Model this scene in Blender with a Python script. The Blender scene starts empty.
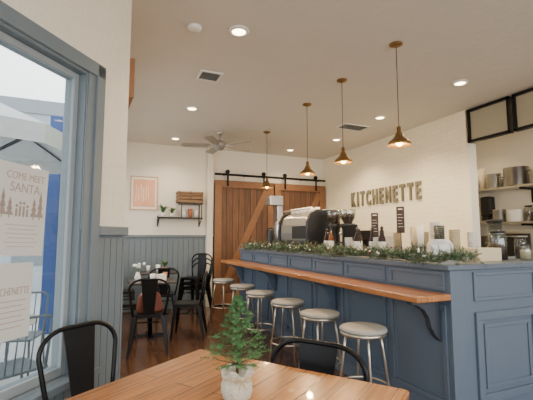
import bpy, math, random
from mathutils import Vector, Matrix
random.seed(7)
SC=bpy.context.scene; COL=SC.collection
pi=math.pi
def lin(c):
    return tuple((x/12.92 if x<=0.04045 else ((x+0.055)/1.055)**2.4) for x in [v/255 for v in c])
# ---------------- materials ----------------
def newmat(name):
    m=bpy.data.materials.new(name); m.use_nodes=True
    nt=m.node_tree; return m,nt,nt.nodes['Principled BSDF']
def pm(name,c,rough=.5,metal=0,var=.08,scale=12,bump=0,bscale=60,emit=None,estr=0,alpha=1,trans=0,coat=0):
    m,nt,b=newmat(name); N=nt.nodes;L=nt.links
    col=lin(c)
    tc=N.new('ShaderNodeTexCoord')
    nz=N.new('ShaderNodeTexNoise'); nz.inputs['Scale'].default_value=scale; nz.inputs['Detail'].default_value=4
    L.new(tc.outputs['Object'],nz.inputs['Vector'])
    mx=N.new('ShaderNodeMix'); mx.data_type='RGBA'
    mx.inputs[6].default_value=(*[x*(1-var) for x in col],1); mx.inputs[7].default_value=(*[min(1,x*(1+var)) for x in col],1)
    L.new(nz.outputs['Fac'],mx.inputs[0]); L.new(mx.outputs[2],b.inputs['Base Color'])
    b.inputs['Roughness'].default_value=rough; b.inputs['Metallic'].default_value=metal
    if coat: b.inputs['Coat Weight'].default_value=coat
    if trans: b.inputs['Transmission Weight'].default_value=trans
    if alpha<1: b.inputs['Alpha'].default_value=alpha
    if emit: b.inputs['Emission Color'].default_value=(*lin(emit),1); b.inputs['Emission Strength'].default_value=estr
    if bump:
        n2=N.new('ShaderNodeTexNoise'); n2.inputs['Scale'].default_value=bscale; n2.inputs['Detail'].default_value=3
        L.new(tc.outputs['Object'],n2.inputs['Vector'])
        bp=N.new('ShaderNodeBump'); bp.inputs['Strength'].default_value=bump; bp.inputs['Distance'].default_value=.02
        L.new(n2.outputs['Fac'],bp.inputs['Height']); L.new(bp.outputs['Normal'],b.inputs['Normal'])
    return m
def planks(name,ca,cb,cm,u='x',v='y',bw=1.5,bh=.12,mortar=.004,rough=.4,grain=.35,bump=.15,coat=0,offset=.37):
    m,nt,b=newmat(name);N=nt.nodes;L=nt.links
    tc=N.new('ShaderNodeTexCoord'); sp=N.new('ShaderNodeSeparateXYZ'); L.new(tc.outputs['Object'],sp.inputs[0])
    cb_=N.new('ShaderNodeCombineXYZ'); L.new(sp.outputs[u.upper()],cb_.inputs[0]); L.new(sp.outputs[v.upper()],cb_.inputs[1])
    br=N.new('ShaderNodeTexBrick'); br.offset=offset
    br.inputs['Scale'].default_value=1; br.inputs['Brick Width'].default_value=bw; br.inputs['Row Height'].default_value=bh
    br.inputs['Mortar Size'].default_value=mortar; br.inputs['Mortar Smooth'].default_value=.3; br.inputs['Bias'].default_value=0
    br.inputs['Color1'].default_value=(*lin(ca),1); br.inputs['Color2'].default_value=(*lin(cb),1); br.inputs['Mortar'].default_value=(*lin(cm),1)
    L.new(cb_.outputs[0],br.inputs['Vector'])
    last=br.outputs['Color']
    if grain:
        mp=N.new('ShaderNodeMapping'); mp.inputs['Scale'].default_value=(2.5,45,1); L.new(cb_.outputs[0],mp.inputs['Vector'])
        nz=N.new('ShaderNodeTexNoise'); nz.inputs['Scale'].default_value=1; nz.inputs['Detail'].default_value=6; nz.inputs['Distortion'].default_value=.6
        L.new(mp.outputs[0],nz.inputs['Vector'])
        rmp=N.new('ShaderNodeMapRange'); rmp.inputs[1].default_value=.3; rmp.inputs[2].default_value=.7; rmp.inputs[3].default_value=1-grain; rmp.inputs[4].default_value=1.1
        L.new(nz.outputs['Fac'],rmp.inputs[0])
        mx=N.new('ShaderNodeMix'); mx.data_type='RGBA'; mx.blend_type='MULTIPLY'; mx.inputs[0].default_value=1
        L.new(last,mx.inputs[6]); L.new(rmp.outputs[0],mx.inputs[7]); last=mx.outputs[2]
    L.new(last,b.inputs['Base Color']); b.inputs['Roughness'].default_value=rough
    if coat: b.inputs['Coat Weight'].default_value=coat
    if bump:
        bp=N.new('ShaderNodeBump'); bp.invert=True; bp.inputs['Strength'].default_value=bump; bp.inputs['Distance'].default_value=.01
        L.new(br.outputs['Fac'],bp.inputs['Height']); L.new(bp.outputs['Normal'],b.inputs['Normal'])
    return m
def emis(name,c,s):
    m=bpy.data.materials.new(name); m.use_nodes=True; nt=m.node_tree; nt.nodes.clear()
    e=nt.nodes.new('ShaderNodeEmission'); o=nt.nodes.new('ShaderNodeOutputMaterial'); e.inputs[0].default_value=(*lin(c),1); e.inputs[1].default_value=s
    nt.links.new(e.outputs[0],o.inputs[0]); return m
def glassmat(name,tint=(240,248,250),refl=.08):
    m=bpy.data.materials.new(name); m.use_nodes=True; nt=m.node_tree; nt.nodes.clear();N=nt.nodes;L=nt.links
    t=N.new('ShaderNodeBsdfTransparent'); g=N.new('ShaderNodeBsdfGlossy'); mx=N.new('ShaderNodeMixShader'); o=N.new('ShaderNodeOutputMaterial')
    t.inputs[0].default_value=(*lin(tint),1); g.inputs['Roughness'].default_value=.03; mx.inputs[0].default_value=refl
    L.new(t.outputs[0],mx.inputs[1]); L.new(g.outputs[0],mx.inputs[2]); L.new(mx.outputs[0],o.inputs[0]); return m
def papermat(name,c,k=.3):
    m=bpy.data.materials.new(name); m.use_nodes=True; nt=m.node_tree; nt.nodes.clear();N=nt.nodes;L=nt.links
    d=N.new('ShaderNodeBsdfDiffuse'); t=N.new('ShaderNodeBsdfTranslucent'); mx=N.new('ShaderNodeMixShader'); o=N.new('ShaderNodeOutputMaterial')
    d.inputs[0].default_value=(*lin(c),1); t.inputs[0].default_value=(*lin(c),1); mx.inputs[0].default_value=k
    L.new(d.outputs[0],mx.inputs[1]); L.new(t.outputs[0],mx.inputs[2]); L.new(mx.outputs[0],o.inputs[0]); return m

WHITE=pm('plaster_white',(228,220,203),.85,var=.03,bump=.6,bscale=18)
WALLW=pm('wall_paint_white',(229,222,207),.8,var=.02,bump=.1,bscale=30)
CEIL=pm('ceiling_plaster',(213,206,193),.85,var=.03,scale=3,bump=.35,bscale=12)
GREYBLUE=pm('grey_blue_paint',(108,119,126),.5,var=.04,bump=.03)
BLUE=pm('blue_cabinet_paint',(84,101,120),.42,var=.05,scale=6)
BLUEL=pm('blue_end_paint',(88,102,118),.45,var=.04,scale=6)
BRICK=planks('painted_brick',(240,230,204),(236,226,199),(224,213,186),'y','z',.21,.075,.004,.45,0,.4,offset=.5)
FLOOR=planks('floor_boards',(108,74,52),(82,56,40),(38,26,18),'y','x',1.2,.16,.004,.22,.4,.1,coat=.2)
OAK=planks('bar_oak',(188,124,70),(170,108,58),(136,86,46),'y','x',1.8,.09,.0015,.3,.38,.03,coat=.3)
TABLE=planks('table_oak',(202,134,74),(180,112,56),(112,68,36),'y','x',1.3,.1,.0025,.26,.55,.05,coat=.3)
BARN=planks('barn_planks',(118,80,54),(94,64,42),(40,26,18),'z','x',4,.13,.006,.6,.45,.3)
BARNF=pm('barn_frame_wood',(128,88,58),.55,var=.22,scale=18)
BLACK=pm('black_metal',(22,22,24),.35,metal=.6,var=.1)
BLACKP=pm('black_plastic',(24,24,26),.4,var=.1)
BRASS=pm('aged_brass',(140,108,66),.34,metal=.85,var=.2)
SILV=pm('pale_silver_metal',(205,196,178),.28,metal=.9)
STEEL=pm('brushed_steel',(190,190,188),.28,metal=1,var=.05)
CUSH=pm('grey_vinyl_cushion',(160,157,149),.5,var=.04,bump=.05)
PAPER=pm('white_paper',(232,230,226),.8,var=.02)
POSTER=papermat('poster_paper',(218,216,211),.26)
CERAM=pm('white_ceramic',(235,232,225),.25,var=.02)
CARD=pm('beige_card',(206,190,158),.75,var=.05)
CRATE=planks('crate_wood',(140,108,78),(120,90,64),(50,36,26),'x','z',1,.06,.006,.6,.3,.3)
NEEDLE=pm('fir_green',(70,114,64),.7,var=.35,scale=30)
GREENG=pm('garland_green',(70,96,66),.7,var=.35,scale=30)
NEEDLE2=pm('fir_frosted',(136,152,136),.7,var=.3,scale=30)
BARK=pm('bark',(90,72,50),.8)
BURLAP=pm('burlap_white',(214,204,184),.9,var=.15,scale=60,bump=.8,bscale=140)
GREEN=pm('leaf_green',(74,112,64),.6,var=.3)
SIGN=pm('sign_metal',(120,114,94),.45,metal=.2,var=.1)
GLASS=glassmat('window_glass',(214,219,221),.04)
JAR=glassmat('jar_glass',(225,232,230),.18)
BEAN=pm('coffee_bean_brown',(60,38,26),.6,var=.3,scale=60)
DARKCARD=pm('dark_brown_card',(58,42,36),.6)
INK=papermat('poster_ink',(190,168,158),.26)
INKD=papermat('poster_dark_ink',(174,158,150),.26)
PINK=pm('art_peach',(230,170,136),.7,var=.15,scale=5)
CREAMART=pm('art_cream',(240,228,212),.7)
WOODFR=pm('thin_oak_frame',(190,156,116),.5,var=.12)
BROWNFR=pm('brown_frame',(150,106,70),.5,var=.12)
FROST=pm('glowing_transom_glass',(140,136,122),.3,var=.05,emit=(255,210,140),estr=.05)  # frosted glass with a faint warm glow put in; it is no lamp
CONC=pm('pale_concrete',(184,187,186),.85,var=.06,scale=4)
FACADE=pm('pale_facade',(188,194,198),.8,var=.03)
BLUEX=pm('bright_blue_paint',(64,90,150),.6)
CANVAS=pm('white_canvas',(212,215,216),.85)
LAMPW=emis('downlight_lens',(255,220,166),18)
BULB=emis('pendant_bulb',(255,196,110),40)
TERRA=pm('terracotta',(180,112,78),.7)
RED=pm('berry_red',(150,34,30),.4)
AMB=pm('amber_syrup',(110,66,40),.15); DKB=pm('dark_bottle',(44,30,24),.15)
DARKTOP=pm('dark_table_top',(52,42,36),.3)
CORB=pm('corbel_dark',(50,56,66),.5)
LEATHER=pm('reddish_brown_leather',(112,58,42),.5,var=.15)

# ---------------- mesh builder ----------------
class B:
    def __init__(s): s.v=[];s.f=[];s.m=[];s.s=[]
    def add(s,vs,fs,mi=0,sm=False,M=None):
        o=len(s.v)
        for p in vs:
            p=Vector(p); s.v.append(tuple(M@p) if M else tuple(p))
        for f in fs: s.f.append([i+o for i in f]); s.m.append(mi); s.s.append(sm)
        return s
    def box(s,c,d,rz=0,mi=0,rx=0,ry=0):
        x,y,z=[k/2 for k in d]
        vs=[(-x,-y,-z),(x,-y,-z),(x,y,-z),(-x,y,-z),(-x,-y,z),(x,-y,z),(x,y,z),(-x,y,z)]
        fs=[(0,3,2,1),(4,5,6,7),(0,1,5,4),(1,2,6,5),(2,3,7,6),(3,0,4,7)]
        M=Matrix.Translation(c)@Matrix.Rotation(rz,4,'Z')@Matrix.Rotation(ry,4,'Y')@Matrix.Rotation(rx,4,'X')
        return s.add(vs,fs,mi,False,M)
    def bb(s,x0,x1,y0,y1,z0,z1,mi=0):
        return s.box(((x0+x1)/2,(y0+y1)/2,(z0+z1)/2),(abs(x1-x0),abs(y1-y0),abs(z1-z0)),mi=mi)
    def cyl(s,p0,p1,r0,r1=None,n=16,mi=0):
        if r1 is None:r1=r0
        return s.tube([p0,p1],[r0,r1],n,mi)
    def tube(s,pts,r,n=8,mi=0,closed=False):
        P=[Vector(p) for p in pts]; k=len(P)
        R=r if isinstance(r,(list,tuple)) else [r]*k
        vs=[];fs=[];up=None
        for i,p in enumerate(P):
            if closed: t=P[(i+1)%k]-P[i-1]
            elif i==0:t=P[1]-P[0]
            elif i==k-1:t=P[-1]-P[-2]
            else:t=(P[i+1]-P[i]).normalized()+(P[i]-P[i-1]).normalized()
            t.normalize()
            if up is None:
                up=Vector((0,0,1)) if abs(t.z)<.9 else Vector((1,0,0))
            a=(up-t*up.dot(t)).normalized(); b=t.cross(a); up=a
            for j in range(n):
                q=2*pi*j/n; vs.append(p+(a*math.cos(q)+b*math.sin(q))*R[i])
        for i in range(k if closed else k-1):
            i2=(i+1)%k
            for j in range(n):
                j2=(j+1)%n; fs.append((i*n+j,i*n+j2,i2*n+j2,i2*n+j))
        s.add(vs,fs,mi,True)
        if not closed:
            o=len(s.v)-len(vs)
            s.f.append([o+j for j in range(n)][::-1]);s.m.append(mi);s.s.append(False)
            s.f.append([o+(k-1)*n+j for j in range(n)]);s.m.append(mi);s.s.append(False)
        return s
    def lathe(s,prof,c=(0,0,0),n=24,mi=0,M=None):
        vs=[];fs=[]
        for r,z in prof:
            for j in range(n):
                q=2*pi*j/n; vs.append((c[0]+r*math.cos(q),c[1]+r*math.sin(q),c[2]+z))
        for i in range(len(prof)-1):
            for j in range(n):
                j2=(j+1)%n; fs.append((i*n+j,i*n+j2,(i+1)*n+j2,(i+1)*n+j))
        return s.add(vs,fs,mi,True,M)
    def sph(s,c,r,n=12,sc=(1,1,1),mi=0):
        prof=[(max(1e-4,math.cos(-pi/2+pi*i/8))*1.0,math.sin(-pi/2+pi*i/8)) for i in range(9)]
        M=Matrix.Translation(c)@Matrix.Diagonal((r*sc[0],r*sc[1],r*sc[2],1))
        return s.lathe(prof,n=n,mi=mi,M=M)
    def prism(s,poly,axis,a,b,mi=0,sm=False):
        def mk(p,t):
            return {'x':(t,p[0],p[1]),'y':(p[0],t,p[1]),'z':(p[0],p[1],t)}[axis]
        n=len(poly); vs=[mk(p,a) for p in poly]+[mk(p,b) for p in poly]
        fs=[list(range(n))[::-1],list(range(n,2*n))]+[(i,(i+1)%n,n+(i+1)%n,n+i) for i in range(n)]
        return s.add(vs,fs,mi,sm)
    def obj(s,name,mats,parent=None,loc=(0,0,0),rz=0,bevel=0,label=None,cat=None,group=None,kind=None,fix=True):
        me=bpy.data.meshes.new(name); me.from_pydata(s.v,[],s.f)
        if not isinstance(mats,(list,tuple)): mats=[mats]
        for m in mats: me.materials.append(m)
        for i,p in enumerate(me.polygons): p.material_index=s.m[i]; p.use_smooth=s.s[i]
        if fix:
            import bmesh
            bm=bmesh.new(); bm.from_mesh(me); bmesh.ops.recalc_face_normals(bm,faces=bm.faces); bm.to_mesh(me); bm.free()
        me.update()
        o=bpy.data.objects.new(name,me); COL.objects.link(o)
        o.location=loc; o.rotation_euler=(0,0,rz)
        if parent: o.parent=parent
        if bevel:
            md=o.modifiers.new('Bevel','BEVEL'); md.width=bevel; md.segments=2; md.limit_method='ANGLE'
        if label:o['label']=label
        if cat:o['category']=cat
        if group:o['group']=group
        if kind:o['kind']=kind
        return o
def root(name,label,cat,loc=(0,0,0),rz=0,group=None):
    o=bpy.data.objects.new(name,None); COL.objects.link(o); o.empty_display_size=.1
    o.location=loc;o.rotation_euler=(0,0,rz);o['label']=label;o['category']=cat
    if group:o['group']=group
    return o
def dup(r,loc,rz=None,label=None):
    n=r.copy(); COL.objects.link(n); n.location=loc
    if rz is not None:n.rotation_euler=(0,0,rz)
    if label:n['label']=label
    def rec(a,b):
        for c in list(a.children):
            if c.name in done: continue
            k=c.copy(); COL.objects.link(k); k.parent=b; k.matrix_parent_inverse=c.matrix_parent_inverse.copy(); done.add(k.name)
            rec(c,k)
    done=set()
    rec(r,n); return n
def face(dx,dy): return math.atan2(-dx,dy)
def struct(o): o['kind']='structure'; return o
def textmesh(name,txt,size,mat,parent,loc,align='CENTER',ext=.0005,w=None,h=None,rx=pi/2,off=0):
    cu=bpy.data.curves.new(name,'FONT'); cu.body=txt; cu.size=size; cu.extrude=ext; cu.align_x=align; cu.align_y='CENTER'; cu.offset=off
    t=bpy.data.objects.new('tmp',cu); COL.objects.link(t); bpy.context.view_layer.update()
    me=bpy.data.meshes.new_from_object(t.evaluated_get(bpy.context.evaluated_depsgraph_get()))
    bpy.data.objects.remove(t)
    me.transform(Matrix.Rotation(rx,4,'X'))
    if w or h:
        xs=[v.co.x for v in me.vertices]; zs=[v.co.z for v in me.vertices]
        cx=(min(xs)+max(xs))/2; cz=(min(zs)+max(zs))/2
        sx=w/(max(xs)-min(xs)) if w else 1; sz=h/(max(zs)-min(zs)) if h else 1
        for v in me.vertices: v.co.x=(v.co.x-cx)*sx; v.co.z=(v.co.z-cz)*sz
    me.materials.clear(); me.materials.append(mat)
    o=bpy.data.objects.new(name,me); COL.objects.link(o); o.location=loc
    if parent:o.parent=parent
    return o

CH=3.15; YB=7.6; XW=4.7; XE=6.0; YN=-1.8
C=Vector((.175,2.93,0)); RA=math.atan2(.788,.6157); EW=-.035
C2=C+Vector((.6157,.788,0))*EW
# ---------------- room ----------------
poly=[(-.2,YB+.1),(.08,2.98),(-2.88,-.85),(-2.88,YN-.1),(XE+.1,YN-.1),(XE+.1,YB+.1)]
struct(B().prism(poly,'z',-.12,0).obj('floor',FLOOR))
struct(B().prism(poly,'z',CH,CH+.12).obj('ceiling',CEIL))
b=B(); b.bb(-.2,XE,YB,YB+.12,1.36,CH)
struct(b.obj('wall_back',WALLW))
b=B(); b.bb(-.2,XE,YB,YB+.12,0,1.36); 
x=-.1
while x<1.9:
    b.bb(x+.004,x+.096,YB-.012,YB,.14,1.32); x+=.1
struct(b.obj('trim_1',GREYBLUE))
struct(B().bb(-.1,1.96,YB-.035,YB-.001,1.34,1.39).obj('trim_2',GREYBLUE,bevel=.006))
struct(B().bb(-.1,1.96,YB-.03,YB-.013,0,.13).obj('baseboard_back',GREYBLUE))
struct(B().bb(1.94,2.06,YB-.12,YB-.001,0,CH).obj('trim_3',WALLW,bevel=.004))
struct(B().bb(XW,XW+.12,3.775,YB,0,CH).obj('wall_right',BRICK))
struct(B().bb(XW-.012,XW+.132,3.74,3.78,0,2.66).obj('trim_4',WALLW))
struct(B().bb(XE,XE+.12,YN,YB,0,CH).obj('wall_kitchen',WALLW))
struct(B().bb(XW+.12,XE,5.5,5.6,0,CH).obj('wall_kitchen_end',WALLW))
b=B(); b.bb(-2.88,-2.3,YN-.12,YN,0,CH); b.bb(5.8,XE,YN-.12,YN,0,CH); b.bb(-2.3,5.8,YN-.12,YN,0,.3); b.bb(-2.3,5.8,YN-.12,YN,3.0,CH)
struct(b.obj('wall_near',WALLW))
b=B()
for xx in (-2.27,.4,3.1,5.77): b.bb(xx-.03,xx+.03,YN-.1,YN-.02,.3,3.0)
b.bb(-2.3,5.8,YN-.1,YN-.02,.3,.36); b.bb(-2.3,5.8,YN-.1,YN-.02,2.94,3.0)
struct(b.obj('window_2',GREYBLUE))
struct(B().bb(-2.88,-2.78,YN,-.85,0,CH).obj('wall_left_near',WALLW))
d2=Vector((-.12-C2.x,YB-C2.y,0)); L2=d2.length; a2=math.atan2(d2.y,d2.x)
b=B(); 
b.bb(0,1.2,0,.13,0,CH); b.bb(4.3,L2,0,.13,0,CH); b.bb(1.2,4.3,0,.13,0,.9); b.bb(1.2,4.3,0,.13,2.75,CH)
struct(b.obj('wall_left_far',WHITE,loc=C2,rz=a2))
b=B(); b.bb(1.2,4.3,.03,.09,.9,.96); b.bb(1.2,4.3,.03,.09,2.69,2.75)
for xx in (1.23,2.75,4.27): b.bb(xx-.03,xx+.03,.03,.09,.9,2.75)
struct(b.obj('window_3',GREYBLUE,loc=C2,rz=a2))  # unseen window opening, added to let daylight into the dining area
S0,S1,ZS,ZT=.46,3.6,.56,2.37
b=B()
b.bb(-S0,EW,0,.15,1.4,CH); b.bb(-4.8,-S1,0,.15,0,CH); b.bb(-S1,-S0,0,.15,ZT,CH)
struct(b.obj('wall_left',WHITE,loc=C,rz=RA))
b=B(); b.bb(-S0,EW,0,.15,0,1.4); b.bb(-S1,-S0,0,.15,0,ZS)
x=-S0+.14
while x<EW-.02:
    b.bb(x+.003,min(x+.062,EW-.002),-.012,0,.14,1.34); x+=.065
x=-S1
while x<-S0+.1:
    b.bb(x+.003,x+.062,-.012,0,.14,ZS-.06); x+=.065
struct(b.obj('trim_5',GREYBLUE,loc=C,rz=RA))
struct(B().bb(-.325,EW+.008,-.035,.0,1.36,1.42).obj('trim_6',GREYBLUE,loc=C,rz=RA,bevel=.006))
struct(B().bb(-S1,EW+.005,-.03,-.0125,0,.14).obj('baseboard_left',GREYBLUE,loc=C,rz=RA))
b=B()
b.bb(-S0+.06,-.325,-.03,0,ZS-.08,ZT+.08); b.bb(-S1-.1,-.325,-.03,0,ZT+.0,ZT+.085); b.bb(-S1-.1,-S1,-.03,0,ZS-.08,ZT)
b.bb(-S0-.0,-S0+.07,-.015,.0,ZS-.04,ZT+.03)
b.bb(-S1-.1,-.3,-.06,0,ZS-.04,ZS)
struct(b.obj('trim_7',GREYBLUE,loc=C,rz=RA,bevel=.004))
b=B()
b.bb(-S0-.012,-S0,.0,.15,ZS,ZT); b.bb(-S1,-S0-.012,.0,.15,ZT-.012,ZT)
struct(b.obj('trim_8',GREYBLUE,loc=C,rz=RA))
b=B(); SW=.05
b.bb(-S0-SW,-S0-.012,.05,.12,ZS,ZT-.012); b.bb(-S1,-S0-SW,.05,.12,ZT-.05,ZT-.012); b.bb(-S1,-S0-SW,.05,.12,ZS,ZS+.05); b.bb(-S1,-S1+.07,.05,.12,ZS,ZT-.012)
struct(b.obj('window_1',pm('pale_frame_paint',(142,150,154),.5),loc=C,rz=RA,bevel=.004))
struct(B().bb(-S1+.07,-S0-SW,.07,.076,ZS+.05,ZT-.05).obj('window_4',GLASS,loc=C,rz=RA))
def transom(i,y0,y1):
    b=B(); z0,z1=2.66,3.13
    b.bb(XW-.02,XW+.05,y0,y1,z0,z0+.035); b.bb(XW-.02,XW+.05,y0,y1,z1-.035,z1); b.bb(XW-.02,XW+.05,y0,y0+.035,z0,z1); b.bb(XW-.02,XW+.05,y1-.035,y1,z0,z1)
    b.bb(XW+.01,XW+.02,y0+.03,y1-.03,z0+.03,z1-.03,mi=1)
    struct(b.obj('window_%d'%i,[BLACK,FROST]))
transom(5,3.13,3.74); transom(6,2.45,3.09); transom(7,1.77,2.41)

# ---------------- camera ----------------
cd=bpy.data.cameras.new('camera'); cam=bpy.data.objects.new('camera',cd); COL.objects.link(cam); SC.camera=cam
cd.sensor_width=36; cd.lens=385/533*36; cd.clip_start=.02
yaw=math.radians(23.3); pit=math.radians(5.5)
cam.location=(0,0,1.35); cam.rotation_euler=(pi/2+pit,0,-yaw)

# ---------------- counter ----------------
XC=2.3; Y0=2.05; Y1=6.5; HC=1.15
n=7; st=(Y1-Y0)/n; YS=Y0+st
def panelx(b,x,y0,y1,z0,z1,t=.014,w=.035,s=-1):
    for (a0,a1,c0,c1) in ((y0,y1,z0,z0+w),(y0,y1,z1-w,z1),(y0,y0+w,z0+w,z1-w),(y1-w,y1,z0+w,z1-w)): b.bb(x+s*t,x,a0,a1,c0,c1)
def panely(b,y,x0,x1,z0,z1,t=.014,w=.035):
    for (a0,a1,c0,c1) in ((x0,x1,z0,z0+w),(x0,x1,z1-w,z1),(x0,x0+w,z0+w,z1-w),(x1-w,x1,z0+w,z1-w)): b.bb(a0,a1,y-t,y,c0,c1)
def pset(b,a):
    panelx(b,XC,a+.03,a+st-.03,.16,.86); panelx(b,XC,a+.07,a+st-.07,.2,.82,.007,.02); panelx(b,XC,a+.03,a+st-.03,.965,1.095,.014,.022)
r=root('bar_counter','long slate blue panelled service counter with moulded frames','counter',(0,0,0))
B().bb(XC,3.0,YS+.002,Y1,0,HC-.04).obj('body',BLUE,r)
b=B()
for i in range(1,n): pset(b,Y0+i*st)
b.obj('panel_moulding',BLUE,r,bevel=.003)
B().bb(XC-.018,XC,YS+.002,Y1,0,.12).obj('plinth',BLUE,r)
r=root('end_cabinet','slate blue panelled cabinet closing the counter end','cabinet')
B().bb(XC,4.0,Y0,YS,0,HC-.04).obj('body',BLUEL,r)
b=B(); b.bb(XC-.004,XC+.12,Y0-.018,Y0,0,HC-.04)
pset(b,Y0)
for k in range(2):
    x0=2.54+k*.76
    panely(b,Y0,x0,x0+.7,.16,.80,.02,.06); panely(b,Y0,x0+.09,x0+.61,.25,.71,.01,.03)
    panely(b,Y0,x0,x0+.7,.88,1.09,.012,.025)
b.obj('panel_moulding',BLUEL,r,bevel=.004)
b=B(); b.bb(XC-.03,3.05,Y0-.03,Y1+.03,HC-.039,HC); b.bb(3.05,4.05,Y0-.03,Y0+.65,HC-.039,HC)
b.obj('worktop',pm('blue_grey_top',(86,98,112),.35),label='continuous blue-grey worktop on the panelled counter',cat='worktop',bevel=.006)
r=root('bar_ledge','oiled oak bar ledge mounted along the blue counter','bar')
B().bb(1.97,XC-.017,2.02,6.62,.905,.95).obj('board',OAK,r,bevel=.008)
for k,y in enumerate((2.15,3.5,5.0,6.35)):
    prof=[(XC-.016,.904),(2.02,.904),(2.02,.875),(2.08,.865),(2.14,.83),(2.18,.77),(2.2,.70),(2.24,.64),(XC-.016,.60)]
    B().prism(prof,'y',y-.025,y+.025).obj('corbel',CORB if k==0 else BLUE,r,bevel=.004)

# stools
r0=root('bar_stool','round light grey cushioned bar stool with pale metal legs','stool',(1.87,2.48,0),.4,group='stools along the bar')
B().lathe([(.001,.612),(.160,.612),(.172,.62),(.172,.636),(.16,.64)],n=32).obj('seat_band',SILV,r0)
B().lathe([(.15,.638),(.174,.642),(.180,.652),(.177,.664),(.160,.673),(.1,.678),(.001,.68)],n=32).obj('seat',CUSH,r0)
def P(a,r_,z): return (r_*math.cos(a),r_*math.sin(a),z)
for k in range(4):
    a=pi/4+k*pi/2
    B().tube([P(a,.13,.615),P(a,.15,.5),P(a,.215,.008)],.010,8).obj('leg',SILV,r0)
B().tube([P(2*pi*i/32,.183,.24) for i in range(32)],.009,8,closed=True).obj('foot_ring',SILV,r0)
for k,(y,rr) in enumerate(((3.11,.1),(3.81,.7),(4.55,.25),(5.26,.9),(6.1,.5))): dup(r0,(1.87+.02*(k%2),y,0),rr)

# ---------------- chairs ----------------
def chair(loc,rz,label):
    r=root('cafe_chair',label,'chair',loc,rz,group='black metal cafe chairs')
    b=B(); 
    q=[]
    for (cx,cy,a0) in ((.13,.14,0),(-.13,.14,pi/2),(-.12,-.12,pi),(.12,-.12,3*pi/2)):
        for i in range(5):
            a=a0+i*pi/8; q.append((cx+.05*math.cos(a),cy+.05*math.sin(a)))
    b.prism(q,'z',.435,.45); 
    q2=[(x*.86,y*.86) for x,y in q]; b.prism(q2,'z',.4505,.4545)
    b.prism([(x*1.0,y*1.0) for x,y in q],'z',.41,.434)
    b.obj('seat',BLACK,r,bevel=.003)
    for sx,sy in ((1,1),(-1,1),(1,-1),(-1,-1)):
        b=B(); 
        top=Vector((sx*.155,sy*.15,.44)); bot=Vector((sx*.205,sy*(.2 if sy>0 else .23),.0))
        vs=[];w0,w1=.028,.014
        for p,w in ((bot,w1),(top,w0)):
            vs+= [p+Vector((-w,-w,0)),p+Vector((w,-w,0)),p+Vector((w,w,0)),p+Vector((-w,w,0))]
        b.add(vs,[(0,3,2,1),(4,5,6,7),(0,1,5,4),(1,2,6,5),(2,3,7,6),(3,0,4,7)])
        b.obj('leg',BLACK,r,bevel=.004)
    for e in ([(.17,.168,.33),(.17,-.168,.33)],[(-.17,.168,.33),(-.17,-.168,.33)],[(-.17,0,.33),(.17,0,.33)]): B().tube(e,.008,6).obj('brace',BLACK,r)
    pts=[(-.165,-.165,.43),(-.19,-.19,.56)]
    for i in range(9):
        a=pi-i*pi/2/8; pts.append((-.215+.14+.14*math.cos(a),-.215-.02*math.sin(a),.735+.12*math.sin(a)))
    for i in range(9):
        a=pi/2-i*pi/2/8; pts.append((.215-.14+.14*math.cos(a),-.215-.02*math.sin(a),.735+.12*math.sin(a)))
    pts+=[(.19,-.19,.56),(.165,-.165,.43)]
    B().tube(pts,.0125,8).obj('back_frame',BLACK,r)
    b=B(); n=8;vs=[]
    for i in range(n+1):
        t=i/n; z=.44+t*.41; w=.055+.035*t; y=-.16-.07*t
        vs+=[(-w,y,z),(w,y,z),(w,y-.006,z),(-w,y-.006,z)]
    fs=[(0,1,2,3)]
    for i in range(n):
        o=i*4
        for j in range(4): fs.append((o+j,o+(j+1)%4,o+4+(j+1)%4,o+4+j))
    fs.append((n*4,n*4+1,n*4+2,n*4+3)); b.add(vs,fs); b.obj('back_splat',BLACK,r)
    return r
c1=chair((.05,2.22,0),face(.579,-.815),'black metal cafe chair tucked at the oak table by the window')
def dc(x,y,dx,dy,l,z=0): return dup(c1,(x,y,z),face(dx,dy),l)
c2=dc(.81,1.55,-.815,-.579,'black metal cafe chair pushed under the oak table'); c2.scale=(1.13,1,.975)
c1.scale=(1.04,1,1.01)
dc(.58,4.90,.15,1,'black metal cafe chair with a leather bag on its seat')
dc(1.16,5.40,-1,.35,'black metal cafe chair drawn away from the dining table')
dc(.96,6.42,0.1,1,'black metal cafe chair facing the back wall table')
dc(.38,7.0,1,.0,'black metal cafe chair at the back wall table')
dc(.30,5.72,1,0,'black metal cafe chair between wall and dining table')
for k in range(3): dc(1.62,7.05+.012*k,-.75,-.65,['black metal cafe chair at the bottom of a stack','black metal cafe chair in the middle of a stack','black metal cafe chair on top of a stack'][k],.085*k)
# bag on chair seat
r=root('leather_bag','reddish-brown leather bag lying on a black chair seat','bag',(.58,4.91,.456),.15)
b=B(); b.prism([(-.14,0),(.14,0),(.15,.05),(.12,.2),(.08,.235),(-.08,.235),(-.12,.2),(-.15,.05)],'y',-.06,.06); b.obj('body',LEATHER,r,bevel=.02)
B().tube([(-.08,0,.22),(-.07,0,.30),(0,0,.33),(.07,0,.30),(.08,0,.22)],.008,8).obj('handle',LEATHER,r)

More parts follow.
